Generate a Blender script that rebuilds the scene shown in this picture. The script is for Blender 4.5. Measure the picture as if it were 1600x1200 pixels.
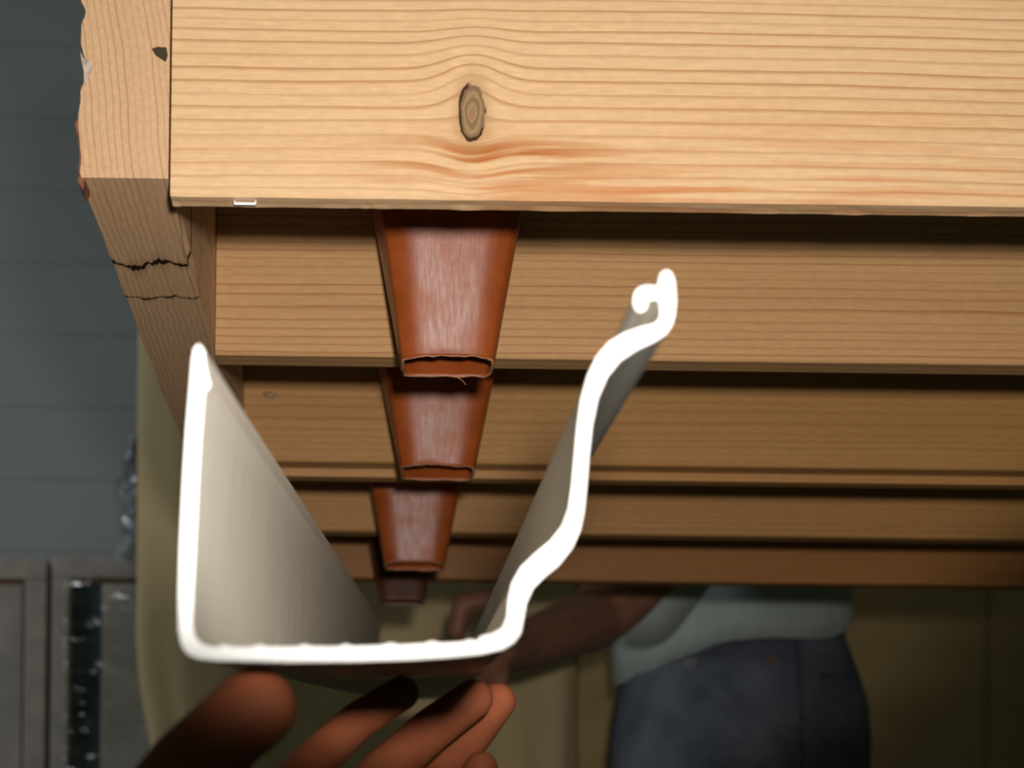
import bpy, bmesh, math, random
from mathutils import Vector, Matrix, noise
random.seed(7)
C = bpy.context.scene.collection
for o in list(bpy.data.objects): bpy.data.objects.remove(o)

# ------------------------------------------------------------------ camera
F = 2400.0; PU, PV = 551.0, 1375.0; ROLL = 0.0125
cam = bpy.data.cameras.new('camera'); camo = bpy.data.objects.new('camera', cam); C.objects.link(camo)
cam.sensor_width = 36; cam.lens = F/1600*36
cam.shift_x = (800-PU)/1600; cam.shift_y = (PV-600)/1600
cam.clip_start = .01; cam.clip_end = 50
cam.dof.use_dof = True; cam.dof.focus_distance = .74; cam.dof.aperture_fstop = 11.5
camo.matrix_world = Matrix.Rotation(math.pi/2, 4, 'X') @ Matrix.Rotation(ROLL, 4, 'Z')
bpy.context.scene.camera = camo
vs = bpy.context.scene.view_settings
vs.view_transform = 'Standard'; vs.look = 'None'; vs.gamma = 1; vs.use_curve_mapping = False; vs.exposure = 0.0

# ------------------------------------------------------------------ light
w = bpy.data.worlds.new('world'); bpy.context.scene.world = w; w.use_nodes = True
w.node_tree.nodes['Background'].inputs[0].default_value = (.80, 1.0, .62, 1)
w.node_tree.nodes['Background'].inputs[1].default_value = .027
fl = bpy.data.lights.new('camera_flash', 'SPOT'); flo = bpy.data.objects.new('camera_flash', fl); C.objects.link(flo)
fl.energy = 27.0; fl.color = (1, .955, .90); fl.shadow_soft_size = .019; fl.spot_size = math.radians(62.5); fl.spot_blend = .30
flo.location = (.035, 0, .064)
flo.rotation_euler = (Vector((-.02, 1.0, .53))).to_track_quat('-Z', 'Y').to_euler()
wl = bpy.data.lights.new('window_light', 'AREA'); wlo = bpy.data.objects.new('window_light', wl); C.objects.link(wlo)
wl.shape = 'RECTANGLE'; wl.size = 1.2; wl.size_y = 1.0; wl.energy = 10; wl.color = (.90, .98, 1.0); wl.spread = math.radians(100)
wlo.location = (-3.3, 1.9, 1.3)
wlo.rotation_euler = (Vector((-.6, 3.4, 1.0))-Vector(wlo.location)).to_track_quat('-Z', 'Y').to_euler()

FLOOR = -.67
def P(u, v, y):
    dx, dy = u-PU, v-PV
    c, s = math.cos(ROLL), math.sin(ROLL)
    return Vector(((dx*c+dy*s)*y/F, y, -(-dx*s+dy*c)*y/F))

# ------------------------------------------------------------------ node helper
class NT:
    def __init__(s, name, **pr):
        s.m = bpy.data.materials.new(name); s.m.use_nodes = True
        s.t = s.m.node_tree; s.b = s.t.nodes['Principled BSDF']
        s.tc = s.t.nodes.new('ShaderNodeTexCoord')
        for k, v in pr.items(): s.set(k, v)
    def set(s, k, v):
        i = s.b.inputs[{'rough':'Roughness','base':'Base Color','spec':'Specular IOR Level','metal':'Metallic','normal':'Normal','trans':'Transmission Weight',
             'alpha':'Alpha','coat':'Coat Weight','ior':'IOR','sss':'Subsurface Weight','sheen':'Sheen Weight'}[k]]
        if hasattr(v, 'is_output'): s.t.links.new(v, i)
        elif isinstance(v, (tuple, list)): i.default_value = (*v, 1)
        else: i.default_value = v
    def inp(s, i, v):
        if hasattr(v, 'is_output'): s.t.links.new(v, i)
        elif v is not None: i.default_value = v
    def m_(s, op, a, b=None, c=None, clamp=False):
        n = s.t.nodes.new('ShaderNodeMath'); n.operation = op; n.use_clamp = clamp
        s.inp(n.inputs[0], a); s.inp(n.inputs[1], b)
        if c is not None: s.inp(n.inputs[2], c)
        return n.outputs[0]
    def sep(s):
        n = s.t.nodes.new('ShaderNodeSeparateXYZ'); s.t.links.new(s.tc.outputs['Object'], n.inputs[0]); return n.outputs
    def comb(s, x, y, z):
        n = s.t.nodes.new('ShaderNodeCombineXYZ'); [s.inp(n.inputs[i], q) for i, q in enumerate((x, y, z))]; return n.outputs[0]
    def noise(s, vec, scale=1, detail=3, rough=.5):
        n = s.t.nodes.new('ShaderNodeTexNoise'); s.inp(n.inputs['Vector'], vec)
        n.inputs['Scale'].default_value = scale; n.inputs['Detail'].default_value = detail; n.inputs['Roughness'].default_value = rough
        return n.outputs['Fac']
    def mapr(s, v, a, b, c=0., d=1., smooth=True):
        n = s.t.nodes.new('ShaderNodeMapRange'); s.inp(n.inputs[0], v)
        for i, q in zip((1, 2, 3, 4), (a, b, c, d)): s.inp(n.inputs[i], q)
        if smooth: n.interpolation_type = 'SMOOTHSTEP'
        return n.outputs[0]
    def mix(s, f, a, b, mode='MIX'):
        n = s.t.nodes.new('ShaderNodeMix'); n.data_type = 'RGBA'; n.blend_type = mode
        s.inp(n.inputs['Factor'], f)
        for i, q in ((6, a), (7, b)):
            if hasattr(q, 'is_output'): s.t.links.new(q, n.inputs[i])
            else: n.inputs[i].default_value = (*q, 1)
        return n.outputs[2]
    def bump(s, h, st=.3, dist=.001):
        n = s.t.nodes.new('ShaderNodeBump'); n.inputs['Strength'].default_value = st; n.inputs['Distance'].default_value = dist
        s.t.links.new(h, n.inputs['Height']); s.set('normal', n.outputs[0])

def wood(name, across='Z', along='X', freq=180, light=(.66,.40,.19), dark=(.42,.17,.045), amt=.8, off=0., warp=.004, knots=(), stain=None,
         rough=.5, tone=(.50,.27,.10), cracks=(), wavy=0., skew=.6):
    n = NT(name, rough=rough, spec=.35)
    X = dict(zip('XYZ', n.sep()))
    a, l = X[across], X[along]
    third = [k for k in 'XYZ' if k not in (across, along)][0]
    t3 = X[third]
    lo = n.m_('ADD', l, off); 
    a3 = n.m_('ADD', a, n.m_('MULTIPLY', t3, skew))
    wv = n.comb(n.m_('MULTIPLY', lo, 2.2), n.m_('MULTIPLY', a3, 9), off*3.1)
    f = n.m_('MULTIPLY_ADD', n.m_('SUBTRACT', n.noise(wv, 1, 2), .5), warp*2, a3)
    if wavy:
        wv2 = n.comb(n.m_('MULTIPLY', lo, 26), n.m_('MULTIPLY', a3, 14), n.m_('MULTIPLY', t3, 26))
        f = n.m_('MULTIPLY_ADD', n.m_('SUBTRACT', n.noise(wv2, 1, 1), .5), wavy, f)
    for kx, kz, rx, rz in knots:
        dx = n.m_('DIVIDE', n.m_('SUBTRACT', l, kx), rx); dz = n.m_('DIVIDE', n.m_('SUBTRACT', a, kz), rz)
        r2 = n.m_('ADD', n.m_('MULTIPLY', n.m_('MULTIPLY', dx, dx), .16), n.m_('MULTIPLY', n.m_('MULTIPLY', dz, dz), .30))
        g = n.m_('EXPONENT', n.m_('MULTIPLY', r2, -1.))
        f = n.m_('SUBTRACT', f, n.m_('MULTIPLY', n.m_('MULTIPLY', n.m_('SUBTRACT', a, kz-.4*rz), g), .62))
    sp = n.noise(n.comb(off, n.m_('MULTIPLY', f, 22), 5.3), 1, 1)
    jit = n.noise(n.comb(n.m_('MULTIPLY', lo, 22), n.m_('MULTIPLY', a3, 200), off), 1, 2)
    t = n.m_('ADD', n.m_('MULTIPLY', f, freq), n.m_('ADD', n.m_('MULTIPLY', sp, 5.), n.m_('MULTIPLY', jit, .22)))
    fr = n.m_('FRACT', t); idx = n.m_('FLOOR', t)
    line = n.m_('MULTIPLY', n.mapr(fr, .45, .92), n.mapr(fr, .92, 1., 1., 0.))
    line = n.m_('POWER', line, 2.4)
    var = n.mapr(n.noise(n.comb(n.m_('MULTIPLY', lo, 1.5), n.m_('MULTIPLY', idx, 3.7), 1.7), 1, 1), .3, .7, .35, 1.)
    line = n.m_('MULTIPLY', n.m_('MULTIPLY', line, var), amt)
    broad = n.mapr(n.noise(n.comb(n.m_('MULTIPLY', lo, 3), n.m_('MULTIPLY', f, 45), 9.1), 1, 3), .35, .75)
    col = n.mix(n.m_('MULTIPLY', broad, .5), light, tone)
    fib = n.noise(n.comb(n.m_('MULTIPLY', lo, 45), n.m_('MULTIPLY', a, 1400), n.m_('MULTIPLY', t3, 1400)), 1, 2)
    col = n.mix(n.mapr(fib, .3, .7, 0, .30), col, tuple(c*.6 for c in light))
    mot = n.noise(n.comb(n.m_('MULTIPLY', lo, 160), n.m_('MULTIPLY', a, 420), n.m_('MULTIPLY', t3, 420)), 1, 3)
    col = n.mix(n.mapr(mot, .35, .75, 0, .30), col, tuple(c*1.22 for c in light))
    col = n.mix(line, col, dark)
    if stain:
        for (sx, sz, wx, wz, scol, sa) in stain:
            dx = n.m_('DIVIDE', n.m_('SUBTRACT', l, sx), wx); dz = n.m_('DIVIDE', n.m_('SUBTRACT', a, sz), wz)
            g = n.m_('EXPONENT', n.m_('MULTIPLY', n.m_('ADD', n.m_('MULTIPLY', dx, dx), n.m_('MULTIPLY', dz, dz)), -1.))
            st = n.mapr(n.noise(n.comb(n.m_('MULTIPLY', lo, 14), n.m_('MULTIPLY', f, 260), 2.2), 1, 2), .42, .62)
            col = n.mix(n.m_('MULTIPLY', n.m_('MULTIPLY', g, st), sa), col, scol)
    for kx, kz, rx, rz in knots:
        wob = n.m_('MULTIPLY', n.m_('SUBTRACT', n.noise(n.comb(l, a, off), 230, 2), .5), .35)
        dx = n.m_('DIVIDE', n.m_('SUBTRACT', l, kx), rx); dz = n.m_('DIVIDE', n.m_('SUBTRACT', a, kz), rz)
        r = n.m_('ADD', n.m_('SQRT', n.m_('ADD', n.m_('MULTIPLY', dx, dx), n.m_('MULTIPLY', dz, dz))), wob)
        halo = n.mapr(r, 1.0, 1.9, .45, 0.)
        col = n.mix(halo, col, (.40, .22, .10))
        ring = n.mapr(n.m_('SINE', n.m_('MULTIPLY', r, 17)), -1, 1)
        kc = n.mix(ring, (.31, .20, .10), (.20, .125, .06))
        kc = n.mix(n.mapr(r, 0, .35, .7, 0.), kc, (.36, .18, .09))
        col = n.mix(n.mapr(r, .92, 1.0, 1., 0.), col, kc)
        # bark rim, broken on the right
        rim = n.m_('MULTIPLY', n.mapr(r, .84, .95), n.mapr(r, 1.02, 1.12, 1., 0.))
        side = n.m_('MAXIMUM', n.mapr(dx, .1, -.5), n.mapr(dz, -.25, -.75))
        side = n.m_('MAXIMUM', side, n.m_('MULTIPLY', n.mapr(n.noise(n.comb(l, a, 3.), 160, 1), .42, .6), n.mapr(dz, .9, .4)))
        col = n.mix(n.m_('MULTIPLY', rim, side), col, (.045, .014, .006))
    for (c0, amp, th, x0, x1) in cracks:       # a crack runs across the grain at "along" = c0
        wob = n.m_('MULTIPLY', n.m_('SUBTRACT', n.noise(n.comb(n.m_('MULTIPLY', a, 60), c0*9, 1), 1, 4, .65), .5), amp)
        d = n.m_('ABSOLUTE', n.m_('SUBTRACT', n.m_('ADD', l, wob), c0))
        thn = n.m_('MULTIPLY', n.mapr(n.noise(n.comb(n.m_('MULTIPLY', a, 150), 4, c0), 1, 2), .35, .6, .35, 1.), th)
        k = n.mapr(n.m_('DIVIDE', d, thn), .6, 1.2, 1., 0.)
        k = n.m_('MULTIPLY', k, n.m_('MULTIPLY', n.m_('GREATER_THAN', a, x0), n.m_('LESS_THAN', a, x1)))
        halo = n.mapr(n.m_('DIVIDE', d, thn), .8, 5., .35, 0.)
        col = n.mix(halo, col, (.20, .09, .02))
        col = n.mix(k, col, (.012, .006, .003))
    n.set('base', col)
    n.bump(n.m_('ADD', n.m_('MULTIPLY', line, -.4), n.m_('MULTIPLY', fib, .5)), .35, .0003)
    return n.m

def simple(name, base, rough=.5, var=.12, scale=30, **k):
    n = NT(name, rough=rough, **k)
    f = n.noise(n.tc.outputs['Object'], scale, 4)
    n.set('base', n.mix(n.mapr(f, .3, .7, 0, 1), tuple(c*(1-var) for c in base), tuple(min(1, c*(1+var)) for c in base)))
    return n.m

# ------------------------------------------------------------------ mesh helpers
def link(name, bm, mat, parent=None, smooth=False):
    me = bpy.data.meshes.new(name); bmesh.ops.recalc_face_normals(bm, faces=bm.faces); bm.to_mesh(me); bm.free()
    if smooth:
        for p in me.polygons: p.use_smooth = True
    me.materials.append(mat)
    o = bpy.data.objects.new(name, me); C.objects.link(o)
    if parent: o.parent = parent; o.matrix_parent_inverse = parent.matrix_world.inverted()
    return o
def thing(name, label, cat, loc=(0,0,0), group=None):
    o = bpy.data.objects.new(name, None); C.objects.link(o); o.location = loc; o.empty_display_size = .05
    o['label'] = label; o['category'] = cat
    if group: o['group'] = group
    bpy.context.view_layer.update()
    return o
def tag(o, label, cat, group=None):
    o['label'] = label; o['category'] = cat
    if group: o['group'] = group
    return o
def box(bm, x0, x1, y0, y1, z0, z1):
    v = [bm.verts.new((x, y, z)) for x in (x0, x1) for y in (y0, y1) for z in (z0, z1)]
    for f in ((0,1,3,2),(4,6,7,5),(0,4,5,1),(2,3,7,6),(0,2,6,4),(1,5,7,3)): bm.faces.new([v[i] for i in f])
    return v
def bevel(o, wd=.001, seg=2):
    m = o.modifiers.new('bevel', 'BEVEL'); m.width = wd; m.segments = seg; m.limit_method = 'ANGLE'; return o
def bm_box(*a):
    bm = bmesh.new(); box(bm, *a); return bm
def loft(rings, cap=True, closed=True):
    bm = bmesh.new(); R = [[bm.verts.new(p) for p in r] for r in rings]
    n = len(R[0])
    for i in range(len(R)-1):
        for j in range(n if closed else n-1):
            bm.faces.new((R[i][j], R[i][(j+1)%n], R[i+1][(j+1)%n], R[i+1][j]))
    if cap: bm.faces.new(R[0][::-1]); bm.faces.new(R[-1])
    return bm
def blob(name, caps, mat, parent=None, ell=(), vox=.003, it=6, smooth_f=.5):
    """one continuous surface grown from tapered limbs (p0, r0, p1, r1) and ellipsoids (centre, radii)"""
    bm = bmesh.new()
    for p0, r0, p1, r1 in caps:
        vs_ = []
        for p, r in ((p0, r0), (p1, r1)):
            vs_ += bmesh.ops.create_uvsphere(bm, u_segments=16, v_segments=10, radius=r, matrix=Matrix.Translation(p))['verts']
        fs = list({f for v in vs_ for f in v.link_faces}); bmesh.ops.delete(bm, geom=fs, context='FACES_ONLY')
        es = list({e for v in vs_ for e in v.link_edges}); bmesh.ops.delete(bm, geom=es, context='EDGES_FACES') if es else None
        vs_ = [v for v in vs_ if v.is_valid]
        r = bmesh.ops.convex_hull(bm, input=vs_)
        junk = [g for g in r['geom_interior'] if isinstance(g, bmesh.types.BMVert) and g.is_valid]
        bmesh.ops.delete(bm, geom=junk, context='VERTS')
    for c, rr in ell:
        bmesh.ops.create_uvsphere(bm, u_segments=24, v_segments=16, radius=1, matrix=Matrix.Translation(c) @ Matrix.Diagonal((*rr, 1)))
    o = link(name, bm, mat, parent, True)
    m = o.modifiers.new('remesh', 'REMESH'); m.mode = 'VOXEL'; m.voxel_size = vox; m.use_smooth_shade = True
    s = o.modifiers.new('smooth', 'SMOOTH'); s.factor = smooth_f; s.iterations = it
    return o

# ------------------------------------------------------------------ the setting
m = NT('grey painted siding', rough=.8)
X, Y, Z = m.sep()
gap = m.mapr(m.m_('ABSOLUTE', m.m_('SUBTRACT', m.m_('FRACT', m.m_('MULTIPLY', Z, 5.6)), .5)), 0, .045, 1, 0)
m.set('base', m.mix(m.m_('MULTIPLY', gap, .30), m.mix(m.noise(m.tc.outputs['Object'], 3, 3), (.30,.32,.325), (.34,.352,.35)), (.15,.16,.165)))
grey_wall = m.m
def struct(name, bm, mat):
    o = link(name, bm, mat); o['kind'] = 'structure'; return o
struct('floor', bm_box(-4, 4, -2, 4, FLOOR-.05, FLOOR), simple('grey concrete floor', (.16,.155,.15), .8, .2, 4))
struct('wall_back', bm_box(-4, 4, 3.8, 3.9, FLOOR, 2.3), grey_wall)
m = NT('tan panelling', rough=.75)
X, Y, Z = m.sep()
seam = m.mapr(m.m_('ABSOLUTE', m.m_('SUBTRACT', m.m_('FRACT', m.m_('MULTIPLY', m.m_('ADD', X, -.735), 1.0)), .5)), 0, .012, 1, 0)
pc = m.mix(m.mapr(m.noise(m.comb(m.m_('MULTIPLY', X, 4), 0, m.m_('MULTIPLY', Z, 9)), 1, 4), .3, .7), (.42,.285,.12), (.52,.35,.155))
m.set('base', m.mix(m.m_('MULTIPLY', seam, .6), pc, (.2,.15,.08)))
struct('wall_partition', bm_box(-.25, 3.2, 3.0, 3.06, FLOOR, 1.9), m.m)

# ------------------------------------------------------------------ wooden frame
ZB = .298; XO, XI = -.1203, -.0823
frame = thing('wooden_frame', 'pale pine lumber frame of parallel crossboards joined to a side rail, seen from below', 'frame', (0, .65, ZB))
k1 = P(738, 175, .645)
s = lambda u, v, y: P(u, v, y)
sa, sb, sc = P(760, 245, .645), P(1120, 300, .645), P(1330, 255, .645)
ORG = (.50, .17, .035)
boards = [  # crossboards behind the first get darker wood colours that paint in flash falloff
 # y0, thickness, zbottom, xleft, material
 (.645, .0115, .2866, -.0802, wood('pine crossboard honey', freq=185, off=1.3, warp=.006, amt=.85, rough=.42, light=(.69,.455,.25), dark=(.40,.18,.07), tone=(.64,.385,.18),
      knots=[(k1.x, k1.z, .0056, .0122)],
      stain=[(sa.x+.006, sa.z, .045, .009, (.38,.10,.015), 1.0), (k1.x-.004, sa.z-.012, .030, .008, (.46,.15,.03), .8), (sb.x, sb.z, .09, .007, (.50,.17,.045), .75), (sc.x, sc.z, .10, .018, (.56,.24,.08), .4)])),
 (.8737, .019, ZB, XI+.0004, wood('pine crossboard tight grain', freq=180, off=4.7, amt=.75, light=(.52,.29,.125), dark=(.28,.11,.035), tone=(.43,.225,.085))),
 (1.095, .019, ZB, XI+.0004, wood('pine crossboard third falloff tone', freq=165, off=8.1, amt=.6, light=(.42,.215,.07), dark=(.25,.095,.025), tone=(.36,.165,.05),
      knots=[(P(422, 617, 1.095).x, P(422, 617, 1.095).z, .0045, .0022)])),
 (1.312, .019, ZB, XI+.0004, wood('pine crossboard fourth falloff tone', freq=165, off=12.2, amt=.6, light=(.44,.225,.075), dark=(.26,.095,.025), tone=(.36,.165,.05))),
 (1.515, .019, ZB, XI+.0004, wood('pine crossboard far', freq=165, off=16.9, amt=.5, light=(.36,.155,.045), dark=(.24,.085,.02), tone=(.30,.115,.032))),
]
XR = 1.0
blabels = ['honey coloured front crossboard with one oval knot', None, 'crossboard with a small dark knot near its left end', None, None]
bobs = []
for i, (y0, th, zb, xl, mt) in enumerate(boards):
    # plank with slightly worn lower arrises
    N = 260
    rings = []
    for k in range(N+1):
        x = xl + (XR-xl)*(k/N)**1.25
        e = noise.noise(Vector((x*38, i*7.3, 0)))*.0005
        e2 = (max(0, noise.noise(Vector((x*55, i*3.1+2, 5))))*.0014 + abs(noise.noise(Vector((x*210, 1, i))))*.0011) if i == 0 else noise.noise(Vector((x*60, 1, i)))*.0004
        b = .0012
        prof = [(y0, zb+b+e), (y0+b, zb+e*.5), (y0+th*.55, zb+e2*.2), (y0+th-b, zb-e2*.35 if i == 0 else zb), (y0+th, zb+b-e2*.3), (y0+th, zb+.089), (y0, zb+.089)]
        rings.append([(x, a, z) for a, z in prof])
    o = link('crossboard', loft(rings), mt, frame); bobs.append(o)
    if blabels[i]: o['label'] = blabels[i]
# thin batten behind the third crossboard
link('batten', bm_box(XI+.0004, XR, 1.1145, 1.127, .2925, .36), boards[3][4], frame)
# left side rail with a waney, bark-edged corner
rail_mat = wood('pine side rail', across='X', along='Y', freq=370, off=2.6, warp=.003, amt=.75, wavy=.0055, skew=.12, light=(.60,.38,.215), dark=(.34,.17,.075), tone=(.50,.30,.16),
     cracks=[(.7475, .034, .0036, -.125, -.079), (.789, .020, .0013, -.125, -.079)])
# its front end shows grain running upright
bm = bmesh.new()
NY, NZ = 150, 44
def rail_x(y, z, left):
    if left:
        tz = (z-ZB)/.089
        wv = noise.noise(Vector((y*30, z*45, 1)))*.0009
        if y < .69:
            fr = 1-(y-.6546)/.036
            wv += fr*(.0016*max(0, noise.noise(Vector((2, z*110, 4)))*2) + .0022*math.exp(-((z-.3475)/.004)**2) + .0009*math.exp(-((z-.338)/.002)**2) - .0011*math.exp(-((z-.322)/.008)**2))
        return XO+wv
    wv = 0
    if .67 < y < .80: wv = -.0022*math.exp(-((y-.735)/.025)**2)*(1 if z < ZB+.006 else 0)
    return XI+wv
ys = [.6546 + (1.62-.6546)*(k/NY)**1.7 for k in range(NY+1)]
zs = [ZB+.089*(k/NZ) for k in range(NZ+1)]
rings = []
for y in ys:
    r = [(rail_x(y, z, True), y, z) for z in zs] + [(XO+(XI-XO)*q/8, y, zs[-1]) for q in range(1, 8)] + [(rail_x(y, z, False), y, z) for z in zs[::-1]]
    r += [(rail_x(y, ZB, False)+(rail_x(y, ZB, True)-rail_x(y, ZB, False))*q/8, y, ZB) for q in range(1, 8)]
    rings.append(r)
bm.free()
ro = link('side_rail', loft(rings), rail_mat, frame); bevel(ro, .0007, 1)
# small notch, torn chip and bark on the rail's front end
bark = simple('dark red bark', (.17,.05,.025), .7, .5, 300)
fuzz = simple('torn pale fibre', (.42,.33,.27), .35, .3, 300)
def sliver(name, pts, y, th, mat, par=frame):
    bm = bmesh.new()
    a = [bm.verts.new(P(u, v, y)) for u, v in pts]; b = [bm.verts.new(P(u, v, y)+Vector((0, th, 0))) for u, v in pts]
    n = len(pts); bm.faces.new(a); bm.faces.new(b[::-1])
    for i in range(n): bm.faces.new((a[i], a[(i+1)%n], b[(i+1)%n], b[i]))
    return link(name, bm, mat, par)
sliver('bark_strip', [(117,190),(122,188),(127,215),(128,245),(133,285),(129,298),(122,285),(123,262),(125,240),(121,215)], .655, .012, bark)
sliver('torn_fibre', [(125,80),(131,92),(143,95),(146,104),(141,114),(137,124),(133,134),(131,126),(131,112),(128,98)], .6538, .004, fuzz)
sliver('nail_hole', [(237,76),(246,73),(260,74),(262,86),(259,96),(252,92),(243,86)], .6542, .002, simple('dark hollow', (.035,.024,.012), .9))
# wane scar on the rail's inner lower corner
# right side rail and two legs that carry the frame
plain = wood('pine leg', across='X', along='Z', freq=150, off=21)
link('side_rail', bm_box(XR, XR+.038,   .6546, 1.62, ZB, ZB+.089), wood('pine rail right', across='Z', along='Y', freq=150, off=23), frame)
for y in (.75, 1.5): bevel(link('leg', bm_box(XR+.038, XR+.076, y-.0445, y+.0445, FLOOR, ZB+.089), plain, frame))
# staple under the first crossboard
sp = bmesh.new(); c = P(383, 320, .652)
box(sp, c.x-.0047, c.x+.0047, .6495, .6512, .2851, .2862)
for sx in (-1, 1): box(sp, c.x+sx*.0047-.0005*(sx > 0)-.0, c.x+sx*.0047+.0005*(sx < 0)+.0003, .6497, .6509, .2855, .2885)
st = bevel(link('staple', sp, simple('bright wire', (.85,.85,.88), .3, .05, metal=.6), bobs[0]), .0003, 2)
st['label'] = 'bright metal staple'

# ------------------------------------------------------------------ brown tapered tubes
m = NT('brown vinyl', spec=.29)
X, Y, Z = m.sep()
scr = m.noise(m.comb(m.m_('MULTIPLY', X, 900), m.m_('MULTIPLY', Y, 300), m.m_('MULTIPLY', Z, 22)), 1, 3, .6)
blot = m.noise(m.tc.outputs['Object'], 55, 3)
m.set('base', m.mix(m.mapr(blot, .3, .7, 0, 1), (.235,.050,.009), (.29,.064,.012)))
m.set('rough', m.m_('ADD', m.mapr(scr, .25, .75, .34, .42), m.mapr(blot, .4, .7, 0, .06)))
m.bump(m.m_('ADD', m.m_('MULTIPLY', scr, .35), m.m_('MULTIPLY', blot, 5.)), .16, .0003)
brown = m.m
edge_mat = simple('pale cut brown vinyl edge', (.42,.20,.11), .5, .3, 400)
def rrect(cx, w_, y0, y1, z, rad, n=5, inset=0., bow=.004):
    """flat-fronted section: middle facet, chamfer-like shoulders curving back, near-square rear corners"""
    hw = w_/2-inset; ya, yb = y0+inset, y1-inset; pts = []
    fr = []
    for k in range(13):
        q = -1+2*k/12.; e = max(0, abs(q)-.52)/.48
        fr.append((cx+q*(hw-.0012*(e > .95)), ya+bow*e*e, z))
    pts += fr
    for k in range(1, 5): pts.append((cx+hw, ya+bow+(yb-ya-bow-.003)*k/4, z))
    pts += [(cx+hw-.0012, yb-.0008, z)]
    for k in range(7): pts.append((cx+(hw-.003)*(1-k/3.), yb, z))
    pts += [(cx-hw+.0012, yb-.0008, z)]
    for k in range(3, -1, -1): pts.append((cx-hw, ya+bow+.001+(yb-ya-bow-.004)*k/4, z))
    return pts
def tube(cx, yb, zb, dep, ynext, label, seed, w0=.049, rate=.33, ztop=.383, tilt=.30, mat=None):
    t = thing('tapered_tube', label, 'tube', (cx, yb+dep/2, zb), 'brown tapered tubes hung between the crossboards')
    def sec(z, inset=0., jit=0.):
        h = z-zb
        yf = yb-h*tilt; k = h/(ztop-zb); yk = yb+dep + (ynext-.0005-yb-dep)*min(1, k)
        r = rrect(cx, w0+rate*h, yf, yk, z, 0, 7, inset, .004+.02*h)
        if jit:
            q = []
            for i, (x, y, zz) in enumerate(r):
                dzz = noise.noise(Vector((x*160, y*160, seed)))*jit
                # front lip bows upward, corners curl
                dzz += .0012*max(0, 1-abs(x-cx)/(w0*.45)) if y < yb+dep*.4 else 0
                q.append((x, y, zz+dzz))
            r = q
        return r
    zl = [zb+(ztop-zb)*q for q in (.015, .06, .15, .3, .5, .75, 1.)]
    outer = [sec(zb, 0, .0013)]+[sec(z) for z in zl]
    inner = [sec(zb, .0016, .0013)]+[sec(z, .0016) for z in zl]
    link('wall', loft(outer[::-1]+inner, cap=False), mat or brown, t, True)
    # close the top ring of the wall
    lip = [outer[0], [(x, y, z-.00025) for x, y, z in outer[0]], [(x, y, z-.00025) for x, y, z in inner[0]], inner[0]]
    e = link('cut_edge', loft(lip, cap=False), edge_mat, t, True); e['label'] = 'pale rough cut edge'
    return t
def tube_at(u, v, y, dep, ynext, label, seed, **k):
    p = P(u, v, y); return tube(p.x, y, p.z, dep, ynext, label, seed, **k)
t1 = tube_at(702, 558, .80, .031, .8737, 'brown vinyl tapered tube hanging directly behind the front crossboard, largest of the tubes', 1)
t2 = tube_at(686, 728, 1.010, .036, 1.095, 'brown vinyl tapered tube below the second crossboard, second nearest of the tubes', 2, rate=.38, tilt=.22)
t3 = tube_at(649, 879, 1.235, .030, 1.312, 'brown vinyl tapered tube below the third crossboard, with a bright line on its lower lip', 3, rate=.36, tilt=.20)
t4 = tube_at(629, 936, 1.44, .030, 1.515, 'brown vinyl tapered tube darkened by painted shade, farthest and smallest of the tubes', 4, w0=.043, rate=.33, tilt=-.08, mat=simple('brown vinyl with painted shade', (.075,.022,.009), .45, .2, 60))  # farthest tube's own material paints its turned-away shade into the colour
# little burr thread on the first tube
bm = bmesh.new(); pts = [P(715, 590, .829), P(722, 594, .828), P(728, 601, .827)]
rings = [[(p.x+.0002*math.cos(a), p.y, p.z+.0002*math.sin(a)) for a in (0, 2.1, 4.2)] for p in pts]; bm.free()
link('burr', loft(rings), edge_mat, t1)

# ------------------------------------------------------------------ white gutter
m = NT('white gutter vinyl', spec=.45, sss=0.0)
X, Y, Z = m.sep()
sc1 = m.noise(m.comb(m.m_('MULTIPLY', X, 12), m.m_('MULTIPLY', Y, 190), m.m_('MULTIPLY', Z, 14)), 1, 4, .6)
sc2 = m.noise(m.comb(m.m_('MULTIPLY', X, 40), m.m_('MULTIPLY', Y, 6), m.m_('MULTIPLY', Z, 60)), 1, 3)
dirt = m.m_('MULTIPLY', m.mapr(sc1, .35, .75), m.mapr(sc2, .3, .65, .4, 1.))
m.set('base', m.mix(m.m_('MULTIPLY', dirt, .5), (.72,.67,.58), (.52,.48,.40)))
m.set('rough', m.mapr(sc1, .3, .7, .32, .55))
m.bump(sc1, .15, .0003)
gm = m.m
out = [(311,536),(303,543),(300,560),(296,610),(291,670),(286,750),(281,850),(278,930),(278,985),(282,1008),(291,1022),(308,1030),(340,1033),(450,1035),(550,1034),(640,1031),
 (700,1027),(750,1022),(785,1014),(803,1003),(813,988),(817,965),(821,942),(832,918),(850,900),(872,882),(893,855),(905,828),(911,800),(915,760),(919,710),(924,665),(933,622),(948,588),
 (968,563),(995,545),(1025,531),(1041,520),(1050,506),(1054,490),(1056,470),(1054,440),(1050,427),(1042,421),(1033,427),(1030,440),(1029,448),(1012,446),(999,449),(992,458),(990,473),
 (995,485),(1004,487),(1011,480),(1012,468),(1030,466),(1033,483),(1032,497),(1024,506),(1000,512),(975,521),(952,535),(934,556),(920,585),(909,625),(903,670),(899,715),(895,760),(890,795),(880,822),
 (862,845),(838,865),(815,887),(801,912),(795,940),(793,965),(786,982),(770,991),(750,995)]
ribs = []
for rx in (735, 675, 610, 540, 475, 405, 350):
    yb_ = 1010-8*max(0, (rx-560)/200.)
    ribs += [(rx+12, yb_), (rx, yb_-3.5), (rx-12, yb_+.5)]
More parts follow.
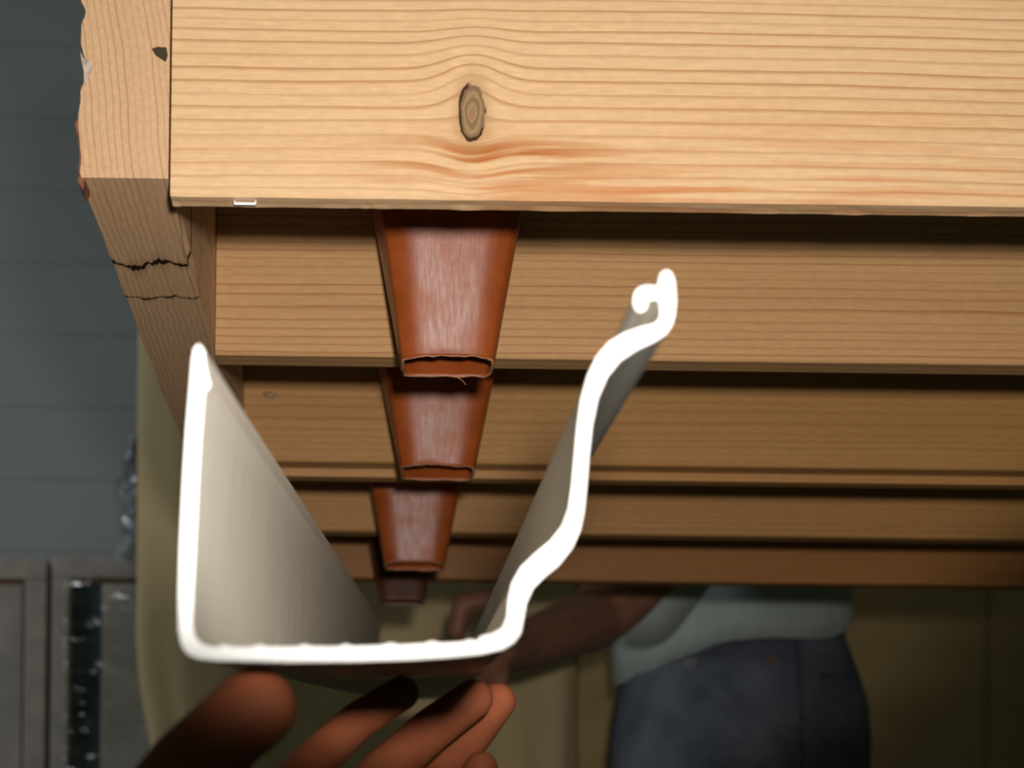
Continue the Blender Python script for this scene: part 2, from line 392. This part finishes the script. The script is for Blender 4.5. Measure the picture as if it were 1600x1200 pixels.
out += ribs + [(325,1009),(312,1003),(304,992),(301,975),(302,930),(305,850),(309,760),(313,690),(317,640),(319,612),(329,602),(326,592),(321,572),(319,548)]
GY = .39; GD = Vector((.055, 1, .11)); GL = 1.16
G0 = [P(u, v, GY) for u, v in out]
gut = thing('gutter', 'white vinyl gutter channel with moulded front profile, held up under the wooden frame', 'gutter', G0[10])
rings = [[p + GD*(GL*q) for p in G0] for q in [k/24 for k in range(25)]]
go = link('channel', loft(rings), gm, gut); bevel(go, .0005, 2)
go.data.materials.append(simple('clean white vinyl cut', (.86,.85,.82), .5, .02))
for p in go.data.polygons:
    if len(p.vertices) > 8: p.material_index = 1
gut_edge = None

# ------------------------------------------------------------------ the hand under the gutter
def skin(name, c0, c1):
    n = NT(name, rough=.48, spec=.4, sss=.12)
    n.b.inputs['Subsurface Radius'].default_value = (.008, .003, .0015)
    f = n.noise(n.tc.outputs['Object'], 60, 4); g = n.noise(n.tc.outputs['Object'], 900, 2)
    n.set('base', n.mix(n.mapr(f, .3, .7), c0, c1)); n.bump(g, .25, .0004)
    return n.m
sk = skin('warm skin', (.26,.070,.030), (.31,.092,.040))
def chain(pts, taper=None):
    q = [(P(u, v, y), r) for u, v, y, r in pts]
    return [(q[i][0], q[i][1], q[i+1][0], q[i+1][1]) for i in range(len(q)-1)]
caps = []
caps += chain([(150,1600,.40,.019),(215,1330,.405,.0145),(300,1205,.41,.0125),(352,1148,.415,.0112),(400,1106,.42,.0112)])        # thumb
caps += chain([(290,1470,.49,.0120),(392,1300,.505,.0090),(488,1192,.525,.0076),(560,1126,.54,.0070),(628,1083,.55,.0064)])      # index
caps += chain([(380,1490,.52,.0122),(490,1320,.56,.0098),(598,1208,.585,.0094),(675,1140,.60,.0088),(740,1092,.61,.0080)])     # middle
caps += chain([(450,1520,.54,.0122),(575,1345,.60,.0096),(676,1222,.625,.0094),(738,1146,.64,.0088),(777,1096,.65,.0081)])   # ring
caps += chain([(520,1560,.55,.012),(610,1400,.58,.009),(690,1300,.60,.0080),(728,1240,.61,.0074),(752,1200,.612,.0068)])         # little
pal = P(330, 1640, .45)
caps += [(P(180,1620,.40), .020, P(300,1470,.50), .015), (P(300,1470,.50), .015, P(520,1560,.55), .013), (P(180,1650,.41), .021, P(400,1900,.46), .019),
         (P(300,1470,.50), .014, P(280,1850,.42), .018), (P(520,1560,.55), .013, P(400,1880,.47), .018), (P(430,1530,.52), .014, P(340,1850,.45), .019),
         (P(300,1880,.42), .020, Vector((-.11,.30,-.16)), .026), (P(400,1900,.46), .019, Vector((-.10,.31,-.16)), .026),
         (Vector((-.105,.30,-.16)), .028, Vector((-.20,.02,-.30)), .042)]
hand = thing('hand', 'bare hand with thumb and fingers holding the near end of the white gutter from below', 'hand', P(420, 1500, .45))
blob('palm_and_fingers', caps, sk, hand, vox=.0013, it=4)
# thumb nail on its outer side, away from the gutter
# cuff where the forearm leaves the picture
e0, e1 = Vector((-.165,.12,-.235)), Vector((-.26,-.14,-.40))
blob('sleeve_cuff', [(e0, .044, e1, .056)], simple('grey sleeve', (.2,.2,.22), .9), hand, vox=.004)

# ------------------------------------------------------------------ the person at the far end
per = thing('person', 'person in pale teal t-shirt and dark blue jeans, holding the far end of the gutter', 'person', (.56, 2.25, FLOOR))
V = Vector
cx = .560
sk2 = skin('tanned skin', (.30,.13,.075), (.36,.16,.10))
wr = P(812, 1012, 1.70); el = P(925, 968, 1.92); hb = P(775, 1020, 1.60)
body = [(V((.60,2.06,.70)), .052, V((.45,2.00,.46)), .046), (V((.45,2.00,.46)), .045, el, .040), (el, .040, wr, .027), (wr, .026, hb, .023),
        # thumb over the inside of the channel's far end
        (hb+V((0,0,.012)), .015, P(768,935,1.585), .012), (P(768,935,1.585), .012, P(722,945,1.585), .0115), (P(722,945,1.585), .0112, P(714,985,1.585), .010),
        # four fingers below the channel
        (V((.60,2.46,.70)), .052, V((.56,2.49,.42)), .044), (V((.56,2.49,.42)), .042, V((.48,2.48,.18)), .027), (V((.48,2.48,.18)), .030, V((.46,2.48,.10)), .028),
        (V((.56,2.26,.72)), .06, V((.545,2.26,.86)), .055), (V((.545,2.26,.86)), .055, V((.535,2.26,.93)), .07)]
for k, (dz, du) in enumerate(((0, 0), (12, 6), (24, 10), (36, 10))):
    a = P(770+du, 1035+dz*.8, 1.60-.012*k); b = P(728+du, 1072+dz*.9, 1.575-.012*k); c = P(690+du, 1092+dz*.6, 1.57-.012*k)
    body += [(hb, .018, a, .0095), (a, .0092, b, .0085), (b, .0085, c, .0075)]
for k in range(4):
    a = V((.45+.018*k, 2.48, .07)); body += [(V((.46,2.48,.10)), .02, a, .009), (a, .009, a+V((-.012, 0, -.055)), .0075)]
body += [(V((.46,2.47,.12)), .015, V((.43,2.45,.05)), .009)]
blob('body', body, sk2, per, ell=[(V((.525,2.26,.985)), (.098,.078,.125)), (V((.425,2.26,.965)), (.018,.014,.02)), (V((.45,2.26,.89)), (.035,.035,.03)), (V((.545,2.18,.98)), (.02,.012,.03)), (V((.545,2.34,.98)), (.02,.012,.03))], vox=.004, it=4)
blob('hair', [], simple('dark brown hair', (.05,.03,.02), .6, .3, 80), per, ell=[(V((.555,2.26,1.02)), (.10,.088,.11))], vox=.006)
for sy in (-.03, .03):
    blob('eye', [], simple('dark eye', (.03,.02,.02), .2), per, ell=[(V((.437,2.26+sy,.99)), (.011,.013,.008))], vox=.002, it=1)
# t-shirt
m = NT('pale teal cotton', rough=.9, sheen=.2)
f = m.noise(m.tc.outputs['Object'], 9, 3)
m.set('base', m.mix(m.mapr(f, .3, .7), (.36,.41,.38), (.41,.46,.43)))
m.bump(m.noise(m.tc.outputs['Object'], 16, 2), .5, .02)
teal = m.m
def hem(x):
    pts = [(.36, .292), (.40, .293), (.45, .312), (.50, .330), (.56, .333), (.62, .335), (.665, .345), (.70, .372), (.76, .392)]
    for (a, b), (c_, d) in zip(pts, pts[1:]):
        if a <= x <= c_: return b+(d-b)*(x-a)/(c_-a)
    return pts[0][1] if x < .36 else pts[-1][1]
def shirt_rings(inset=0.):
    rings = []
    for q in range(15):
        t_ = q/14; r = []
        for j in range(64):
            a = 2*math.pi*j/64; ca, sa_ = math.cos(a), math.sin(a)
            rx = .168+.004*math.sin(t_*3) - .035*max(0, t_-.55)*2; ry = .188+.02*min(1, t_*1.4)
            cxx = .554+.012*t_+.03*max(0, t_-.5)
            if t_ > .88: k = (t_-.88)/.12; rx *= 1-.55*k*k; ry *= 1-.62*k*k
            fold = 1+.018*math.sin(a*7+t_*9)*(1-t_)+.012*math.sin(a*3-t_*14)
            x = cxx+(rx*fold-inset)*ca; y = 2.26+(ry*fold-inset)*sa_
            h = hem(x); z = h+(.775-h)*t_
            if ca < -.7 and .05 < t_ < .35: x -= .012*math.sin((t_-.05)/.3*math.pi)   # fold bulging over the belly
            r.append((x, y, z))
        rings.append(r)
    return rings
so = shirt_rings(); si = shirt_rings(.004)
link('t_shirt', loft([si[1], si[0]]+so, cap=True), teal, per, True)
blob('t_shirt_sleeve', [(V((.61,2.08,.71)), .068, V((.47,2.01,.50)), .062), (V((.47,2.01,.50)), .062, P(1005, 945, 1.985), .055)], teal, per, vox=.006)
blob('t_shirt_sleeve', [(V((.60,2.44,.71)), .068, V((.575,2.48,.52)), .060)], teal, per, vox=.006)
# jeans
m = NT('dark blue denim', rough=.95)
X, Y, Z = m.sep()
f = m.noise(m.tc.outputs['Object'], 12, 4); g = m.noise(m.comb(m.m_('MULTIPLY', X, 700), m.m_('MULTIPLY', Y, 700), m.m_('MULTIPLY', Z, 60)), 1, 2)
jc = m.mix(m.mapr(f, .35, .75), (.060,.072,.095), (.135,.15,.185))
jc = m.mix(m.m_('MULTIPLY', m.mapr(m.m_('ABSOLUTE', m.m_('SUBTRACT', X, .607)), .002, .006, 1, 0), .7), jc, (.02,.022,.03))
m.set('base', m.mix(m.mapr(g, .3, .7, 0, .25), jc, (.2,.22,.26)))
m.bump(m.noise(m.comb(m.m_('MULTIPLY', X, 8), m.m_('MULTIPLY', Y, 8), m.m_('MULTIPLY', Z, 26)), 1, 3), .6, .02)
den = m.m
rings = []
for z, x0, x1, ry in ((.385,.410,.700,.140),(.35,.402,.708,.146),(.31,.396,.722,.156),(.26,.386,.738,.170),(.20,.379,.742,.178),(.13,.376,.738,.180),(.08,.378,.73,.178)):
    rings.append([((x0+x1)/2+(x1-x0)/2*math.copysign(abs(math.cos(a))**.55, math.cos(a)), 2.26+ry*math.copysign(abs(math.sin(a))**.85, math.sin(a)), z) for a in [2*math.pi*j/48 for j in range(48)]])
jn = thing('tmp', '', 'x'); bpy.data.objects.remove(jn)
bmj = loft(rings)
for sy in (-1, 1):
    leg = []
    for z, xc, r in ((.13,.557,.12),(.05,.556,.115),(-.2,.55,.088),(-.4,.555,.070),(-.61,.565,.062),(-.64,.565,.064)):
        leg.append([(xc+r*1.15*math.cos(a)*(1.3 if z > 0 else 1), 2.26+sy*.088+r*(.78 if z > 0 else .9)*math.sin(a), z) for a in [2*math.pi*j/32 for j in range(32)]])
    b2 = loft(leg); me = bpy.data.meshes.new('t'); b2.to_mesh(me); b2.free(); bmj.from_mesh(me)
jeans = link('jeans', bmj, den, per, True)
md = jeans.modifiers.new('remesh', 'REMESH'); md.mode = 'VOXEL'; md.voxel_size = .006; md.use_smooth_shade = True
md = jeans.modifiers.new('smooth', 'SMOOTH'); md.iterations = 4
# waistband, belt loops, button, back pocket on the near side
dk = simple('dark denim seam', (.022,.024,.034), .9)
def surf_y(x, z, extra=.002):
    x0, x1, ry = .386, .738, .165+max(0, .31-z)*.12
    c_ = min(1, abs((x-(x0+x1)/2)/((x1-x0)/2))); return 2.26-ry*(max(0, 1-c_**(2/.85)))**(.85/2)-extra
def patch(name, u0, u1, v0, v1, mat, par, th=.003, n=10):
    bm = bmesh.new(); F_ = []
    for off_ in (0, th):
        g = []
        for i in range(n+1):
            u = u0+(u1-u0)*i/n; row = []
            for v in (v0, v1):
                y = 2.15
                for _ in range(4):
                    p = P(u, v, y); y = surf_y(p.x, p.z)
                row.append(bm.verts.new((p.x, y-.004+off_, p.z)))
            g.append(row)
        F_.append(g)
    A, B = F_
    for i in range(n):
        bm.faces.new((A[i][0], A[i+1][0], A[i+1][1], A[i][1])); bm.faces.new((B[i][0], B[i][1], B[i+1][1], B[i+1][0]))
        for k in (0, 1): bm.faces.new((A[i][k], A[i+1][k], B[i+1][k], B[i][k]))
    for i in (0, n): bm.faces.new((A[i][0], A[i][1], B[i][1], B[i][0]))
    return link(name, bm, mat, par, False)
patch('back_pocket', 1283, 1334, 1056, 1150, simple('pocket denim', (.075,.085,.115), .95), jeans)
patch('pocket_hem', 1281, 1336, 1054, 1061, dk, jeans, .005)
patch('belt_loop', 1068, 1086, 1030, 1044, simple('loop denim', (.16,.16,.17), .95), jeans, .006, 3)
patch('rivet', 1202, 1211, 1028, 1036, simple('brass', (.35,.2,.06), .4, .1, metal=.6), jeans, .006, 3)
for sy in (-1, 1):
    blob('shoe', [(V((.60,2.26+sy*.09,FLOOR+.045)), .043, V((.42,2.26+sy*.095,FLOOR+.038)), .036)], simple('dark shoe leather', (.04,.035,.03), .5), per, vox=.005)

# ------------------------------------------------------------------ beige cloth-covered bundle
m = NT('beige cotton cover', rough=.9)
f = m.noise(m.tc.outputs['Object'], 6, 3)
m.set('base', m.mix(m.mapr(f, .3, .7), (.62,.46,.24), (.68,.50,.27)))
m.bump(m.noise(m.tc.outputs['Object'], 8, 2), .3, .02)
rings = []
YC = 2.42
for q in range(41):
    z = FLOOR+(.98-FLOOR)*q/40
    v = PV-z*F/YC
    el_ = -.338 + .0000*z + (.10*((.36-z)/.2)**1.5*.35 if z < .36 else 0)
    el_ = min(el_, -.25)
    cxx = (el_+.345)/2; rx = (.345-el_)/2
    ry = .19
    if q > 37: k = (q-37)/3; rx *= 1-.35*k*k; ry *= 1-.5*k*k
    r = []
    for j in range(96):
        a = 2*math.pi*j/96
        fo = 1+.010*math.sin(a*9+z*2)+.018*math.sin(a*17+1.2)*max(0, min(1, (.45-z)*2))
        r.append((cxx+rx*fo*math.copysign(abs(math.cos(a))**.5, math.cos(a)), YC+ry*fo*math.copysign(abs(math.sin(a))**.5, math.sin(a)), z))
    rings.append(r)
tag(link('cloth_cover', loft(rings), m.m, None, True), 'tall beige cloth cover hanging behind the frame, between grey wall and person', 'cover')

# ------------------------------------------------------------------ cupboards lower left, plastic film
cream = simple('weathered greige board', (.40,.355,.32), .7, .12, 20)
cream2 = simple('greige panel', (.36,.325,.29), .7, .18, 9)
brn = simple('brown edge strip', (.20,.09,.05), .7)
dkblue = simple('dark blue film roll', (.035,.06,.085), .25, .5, 12)
DY = 2.95
def rect(u0, v0, u1, v1, y): a, b = P(u0, v1, y), P(u1, v0, y); return a.x, b.x, a.z, b.z
def crate(label, u0, u1, vt, stile_l, stile_r, fills):
    x0, x1, _, zt = rect(u0, vt, u1, 1200, DY)
    t = thing('cabinet', label, 'cabinet', ((x0+x1)/2, DY+.2, FLOOR))
    bevel(link('carcass', bm_box(x0, x1, DY+.03, DY+.40, FLOOR, zt-.004), cream2, t), .003)
    _, _, _, zr = rect(u0, vt+33, u1, 1200, DY)
    bevel(link('top_rail', bm_box(x0, x1, DY, DY+.03, zr, zt), cream, t), .003)
    bevel(link('brown_strip', bm_box(x0+.01, x1-.01, DY+.012, DY+.03, zr-.010, zr), brn, t), .001)
    if stile_l: bevel(link('stile', bm_box(x0, x0+stile_l, DY, DY+.03, FLOOR, zr), cream, t), .003)
    if stile_r: bevel(link('stile', bm_box(x1-stile_r, x1, DY, DY+.03, FLOOR, zr), cream, t), .003)
    for (a, b, mat, nm, dy) in fills:
        xa, xb, _, _ = rect(a, vt, b, 1200, DY)
        bevel(link(nm, bm_box(xa, xb, DY+dy, DY+.03, FLOOR+.02, zr-.010), mat, t), .002)
    return t
crate('greige cabinet cut off by the left picture edge', -180, 74, 872, .05, .042, [(-140, 35, cream2, 'panel', .008)])
cb = crate('greige cabinet with a dark blue gap beside its panel, wrapped in clear film', 78, 330, 872, .034, .05, [(107, 156, dkblue, 'dark_gap', .022), (156, 290, simple('pale greige panel', (.52,.47,.42), .7, .22, 7), 'panel', .006)])
# clear film wrapped over the right cabinet and crumpled above it
film = NT('clear plastic film')
ft = film.t; fx_ = film.sep(); film.bump(film.noise(film.comb(film.m_('MULTIPLY', fx_[0], 9), 0, film.m_('MULTIPLY', fx_[2], 34)), 1, 3), .8, .012)
bn = film.b.inputs['Normal'].links[0].from_socket
tr = ft.nodes.new('ShaderNodeBsdfTransparent'); gl = ft.nodes.new('ShaderNodeBsdfGlossy'); mx = ft.nodes.new('ShaderNodeMixShader')
gl.inputs['Roughness'].default_value = .16; gl.inputs['Color'].default_value = (.85,.92,1,1); ft.links.new(bn, gl.inputs['Normal'])
mx.inputs[0].default_value = .075; ft.links.new(tr.outputs[0], mx.inputs[1]); ft.links.new(gl.outputs[0], mx.inputs[2])
ft.links.new(mx.outputs[0], ft.nodes['Material Output'].inputs['Surface'])
bm = bmesh.new(); g = []
for i in range(41):
    row = []
    for j in range(61):
        u = 100+140*i/40; v = 900+330*j/60
        p = P(u, v, DY-.015)
        p.y += noise.noise(Vector((p.x*9, p.z*34, 3)))*.020+noise.noise(Vector((p.x*30, p.z*60, 8)))*.005
        row.append(bm.verts.new(p))
    g.append(row)
for i in range(40):
    for j in range(60): bm.faces.new((g[i][j], g[i+1][j], g[i+1][j+1], g[i][j+1]))
fo = link('plastic_film', bm, film.m, None, True); fo.modifiers.new('solid', 'SOLIDIFY').thickness = .0006
tag(fo, 'clear plastic film stretched over the cabinet with the dark blue gap', 'plastic film')
bm = bmesh.new(); g = []
for i in range(25):
    row = []
    for j in range(50):
        t_ = j/49
        v = 685+190*t_; wdt = 12+26*math.sin(min(1, t_*1.2)*1.9)
        u = 222-wdt*.35+wdt*1.3*(i/24-.5)-6*math.sin(t_*7)
        p = P(u, v, 2.86)
        p.y += noise.noise(Vector((i*.33, j*.22, 3)))*.05+noise.noise(Vector((i*.9, j*.6, 8)))*.018
        p.x += noise.noise(Vector((i*.4, j*.3, 13)))*.018
        row.append(bm.verts.new(p))
    g.append(row)
for i in range(24):
    for j in range(49): bm.faces.new((g[i][j], g[i+1][j], g[i+1][j+1], g[i][j+1]))
bagm = film.m.copy(); bagm.name = 'crumpled plastic'
for nd in bagm.node_tree.nodes:
    if nd.type == 'MIX_SHADER': nd.inputs[0].default_value = .20
    if nd.type == 'BSDF_GLOSSY': nd.inputs['Roughness'].default_value = .10
fo = link('plastic_bag', bm, bagm, None, True); fo.modifiers.new('solid', 'SOLIDIFY').thickness = .0006
tag(fo, 'crumpled clear plastic with bright glints standing on the cabinet beside the beige cover', 'plastic bag')
